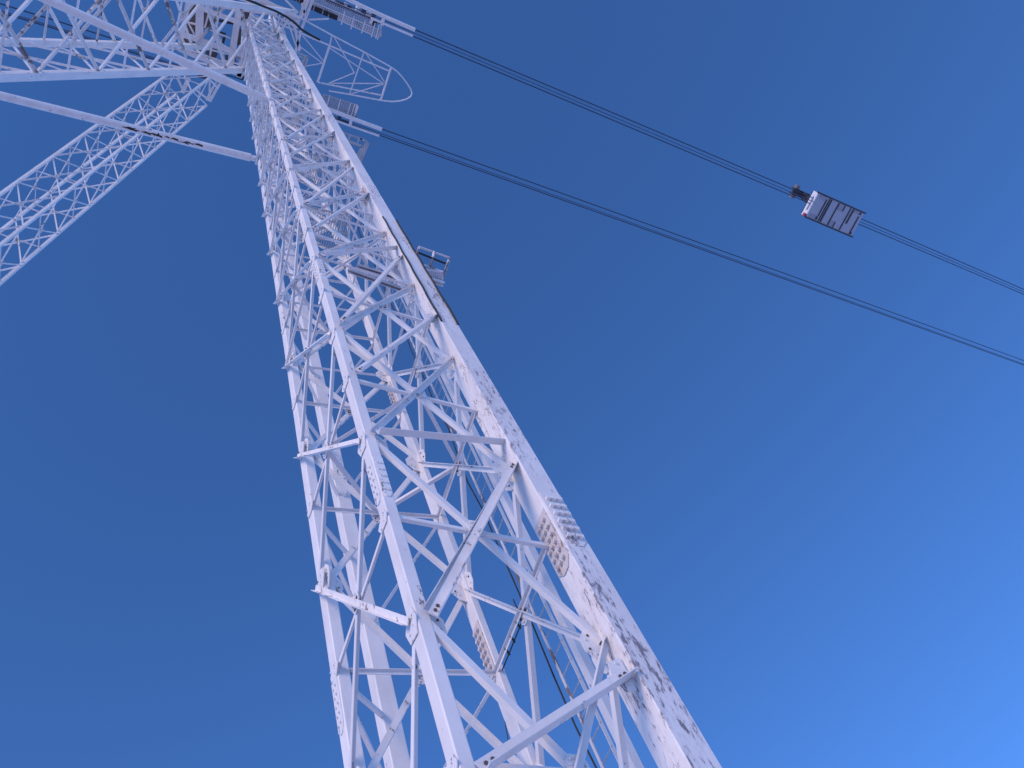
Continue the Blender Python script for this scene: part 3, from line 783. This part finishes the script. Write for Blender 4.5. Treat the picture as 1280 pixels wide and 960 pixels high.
rope('haul_rope', 'faint haul rope running just above the lowest rope of the lower line', 'cable', left_b([(16.996,13.43,84.697),(24.705,14.019,85.717),(32.414,14.609,86.715),(40.123,15.199,87.69),(47.832,15.789,88.642),(55.541,16.378,89.572),(63.25,16.968,90.48),(70.959,17.558,91.365),(78.668,18.147,92.227),(86.377,18.737,93.067),(94.086,19.327,93.884),(101.796,19.917,94.679),(109.505,20.506,95.452),(117.214,21.096,96.201),(127.214,21.861,97.159),(148.642,23.501,99.212),(170.071,25.14,101.265),(191.499,26.779,103.318),(212.928,28.418,105.371),(234.357,30.058,107.424),(255.785,31.697,109.477),(277.214,33.336,111.53)]), 0.04, M_HAUL, LO)

# ------------------------------------------------------------------ cabin
ZF = 90.0
f1, f2, f3, f4 = (Vector(t) for t in ((67.184,7.033,90), (74.276,7.495,90), (74.028,10.487,90), (67.085,9.83,90)))
ctr = (f1 + f2 + f3 + f4) / 4
ux = ((f2 - f1) + (f3 - f4)).normalized(); ux.z = 0
uy = Vector((-ux.y, ux.x, 0)).normalized()
if uy.dot(f4 - f1) < 0: uy = -uy
M_DRUM = plain('drum_grey', (0.16, 0.15, 0.17), 0.4, 0.2)
LX = ((f2 - f1).length + (f3 - f4).length) / 4
LY = ((f4 - f1).length + (f3 - f2).length) / 4
cabin = empty('cable_car', ctr, None, label='grey bottomed cable car cabin hanging from the higher line', category='cable car')
def C_(a, b, z): return ctr + ux * a * LX + uy * b * LY + Vector((0, 0, z))
mb = MB(); mb.prism([C_(a, b, 0) for a, b in ((-1, -1), (1, -1), (1, 1), (-1, 1))], [C_(a, b, 0.14) for a, b in ((-1, -1), (1, -1), (1, 1), (-1, 1))]); mb.build('floor', M_CABIN_FLOOR, cabin)
ring = lambda z, s: [C_(a * s, b * s, z) for a, b in ((-1, -1), (1, -1), (1, 1), (-1, 1))]
mb = MB(); mb.prism(ring(0.145, 0.985), ring(1.0, 1.0)); mb.prism(ring(1.9, 0.86), ring(2.1, 0.82)); mb.prism(ring(2.1, 0.82), ring(2.3, 0.6)); mb.build('body', M_CABIN_WALL, cabin)
mb = MB(); mb.prism(ring(1.0, 0.985), ring(1.9, 0.86)); mb.build('window_band', M_GLASS, cabin)
mb = MB(); mb.prism([C_(-1.012, b, z) for b, z in ((-.62, .42), (.5, .42), (.5, .62), (-.62, .62))], [C_(-1.0, b, z) for b, z in ((-.62, .42), (.5, .42), (.5, .62), (-.62, .62))]); mb.build('end_grille', M_CABIN_GREY, cabin)
# cross ribs under the floor: (along, from, to, half width)
for k, (a, b0, b1, hw) in enumerate(((-.60, -.80, .60, .014), (-.50, -.93, .93, .014), (-.42, -.93, .93, .022), (-.10, -.93, .93, .014), (.17, -.93, -.45, .016), (.12, .5, .93, .016), (.42, -.93, .93, .014), (.54, -.93, .28, .022), (.86, -.6, .93, .014), (-.62, .66, .9, .03), (.86, -.93, -.74, .03), (.9, .72, .9, .025))):
    mb = MB(); mb.prism([C_(a - hw, b0, -0.10), C_(a + hw, b0, -0.10), C_(a + hw, b1, -0.10), C_(a - hw, b1, -0.10)], [C_(a - hw, b0, 0.004), C_(a + hw, b0, 0.004), C_(a + hw, b1, 0.004), C_(a - hw, b1, 0.004)])
    mb.build('floor_rib', M_CABIN_RIB, cabin)
for a0, a1, b0, b1 in ((-.9, -.62, -.93, -.66), (-.9, -.66, .62, .9), (-.1, .15, .5, .93), (-.05, .15, -.93, -.45), (.6, .84, -.93, -.74)):
    mb = MB(); mb.prism([C_(a0, b0, -0.05), C_(a1, b0, -0.05), C_(a1, b1, -0.05), C_(a0, b1, -0.05)], [C_(a0, b0, 0.006), C_(a1, b0, 0.006), C_(a1, b1, 0.006), C_(a0, b1, 0.006)])
    mb.build('floor_box', M_CABIN_GREY, cabin)
for s in (-1, 1):
    mb = MB(); mb.beam(C_(-1.06, s * 1.03, 0.03), C_(1.06, s * 1.03, 0.03), 0.16, 0.2); mb.build('side_bumper', M_CABIN_RIB, cabin)
mb = MB(); mb.beam(C_(-1.03, .78, 0.25), C_(-1.03, 1.02, 0.25), 0.3, 0.35); mb.build('marker_lamp', M_CABIN_RED, cabin)
car = Vector((70.547,8.35,97.7))
off = car - ctr; lift = off.z
for s in (-.24, .24):
    mb = MB(); mb.tube([C_(-.55, s, 2.6), ctr + ux * -0.12 * LX + uy * s * LY * 0.9 + Vector((0, 0, 4.6)), car + uy * s * LY * 0.8 + Vector((0, 0, -.55))], 0.14, 8); mb.build('hanger_arm', M_DARK, cabin, smooth=True)
for z_ in (3.6, 5.2, 6.3):
    t = (z_ - 2.6) / (lift - 3.15)
    c = ctr + Vector((off.x, off.y, 0)) * min(1, t) + Vector((0, 0, z_))
    mb = MB(); mb.beam(c - uy * LY * .24, c + uy * LY * .24, 0.14, 0.14); mb.build('hanger_rung', M_DARK, cabin)
mb = MB(); mb.beam(car - ux * 1.5 + Vector((0, 0, -.45)), car + ux * 1.9 + Vector((0, 0, -.45)), 0.8, 0.3); mb.build('carriage', M_DARK, cabin)
for s in (-1, 1):
    for a in (-1.25, -.45, .45, 1.25):
        c = car + uy * s * 0.33 + ux * a + Vector((0, 0, .02))
        mb = MB(); mb.tube([c - uy * 0.07, c + uy * 0.07], 0.26, 14); mb.build('wheel', M_DARK, cabin)
    c = car - ux * 0.9 + uy * s * 0.62 + Vector((0, 0, -.1))
    mb = MB(); mb.tube([c - uy * 0.2, c + uy * 0.2], 0.36, 14); mb.build('drum', M_DRUM, cabin, smooth=True)
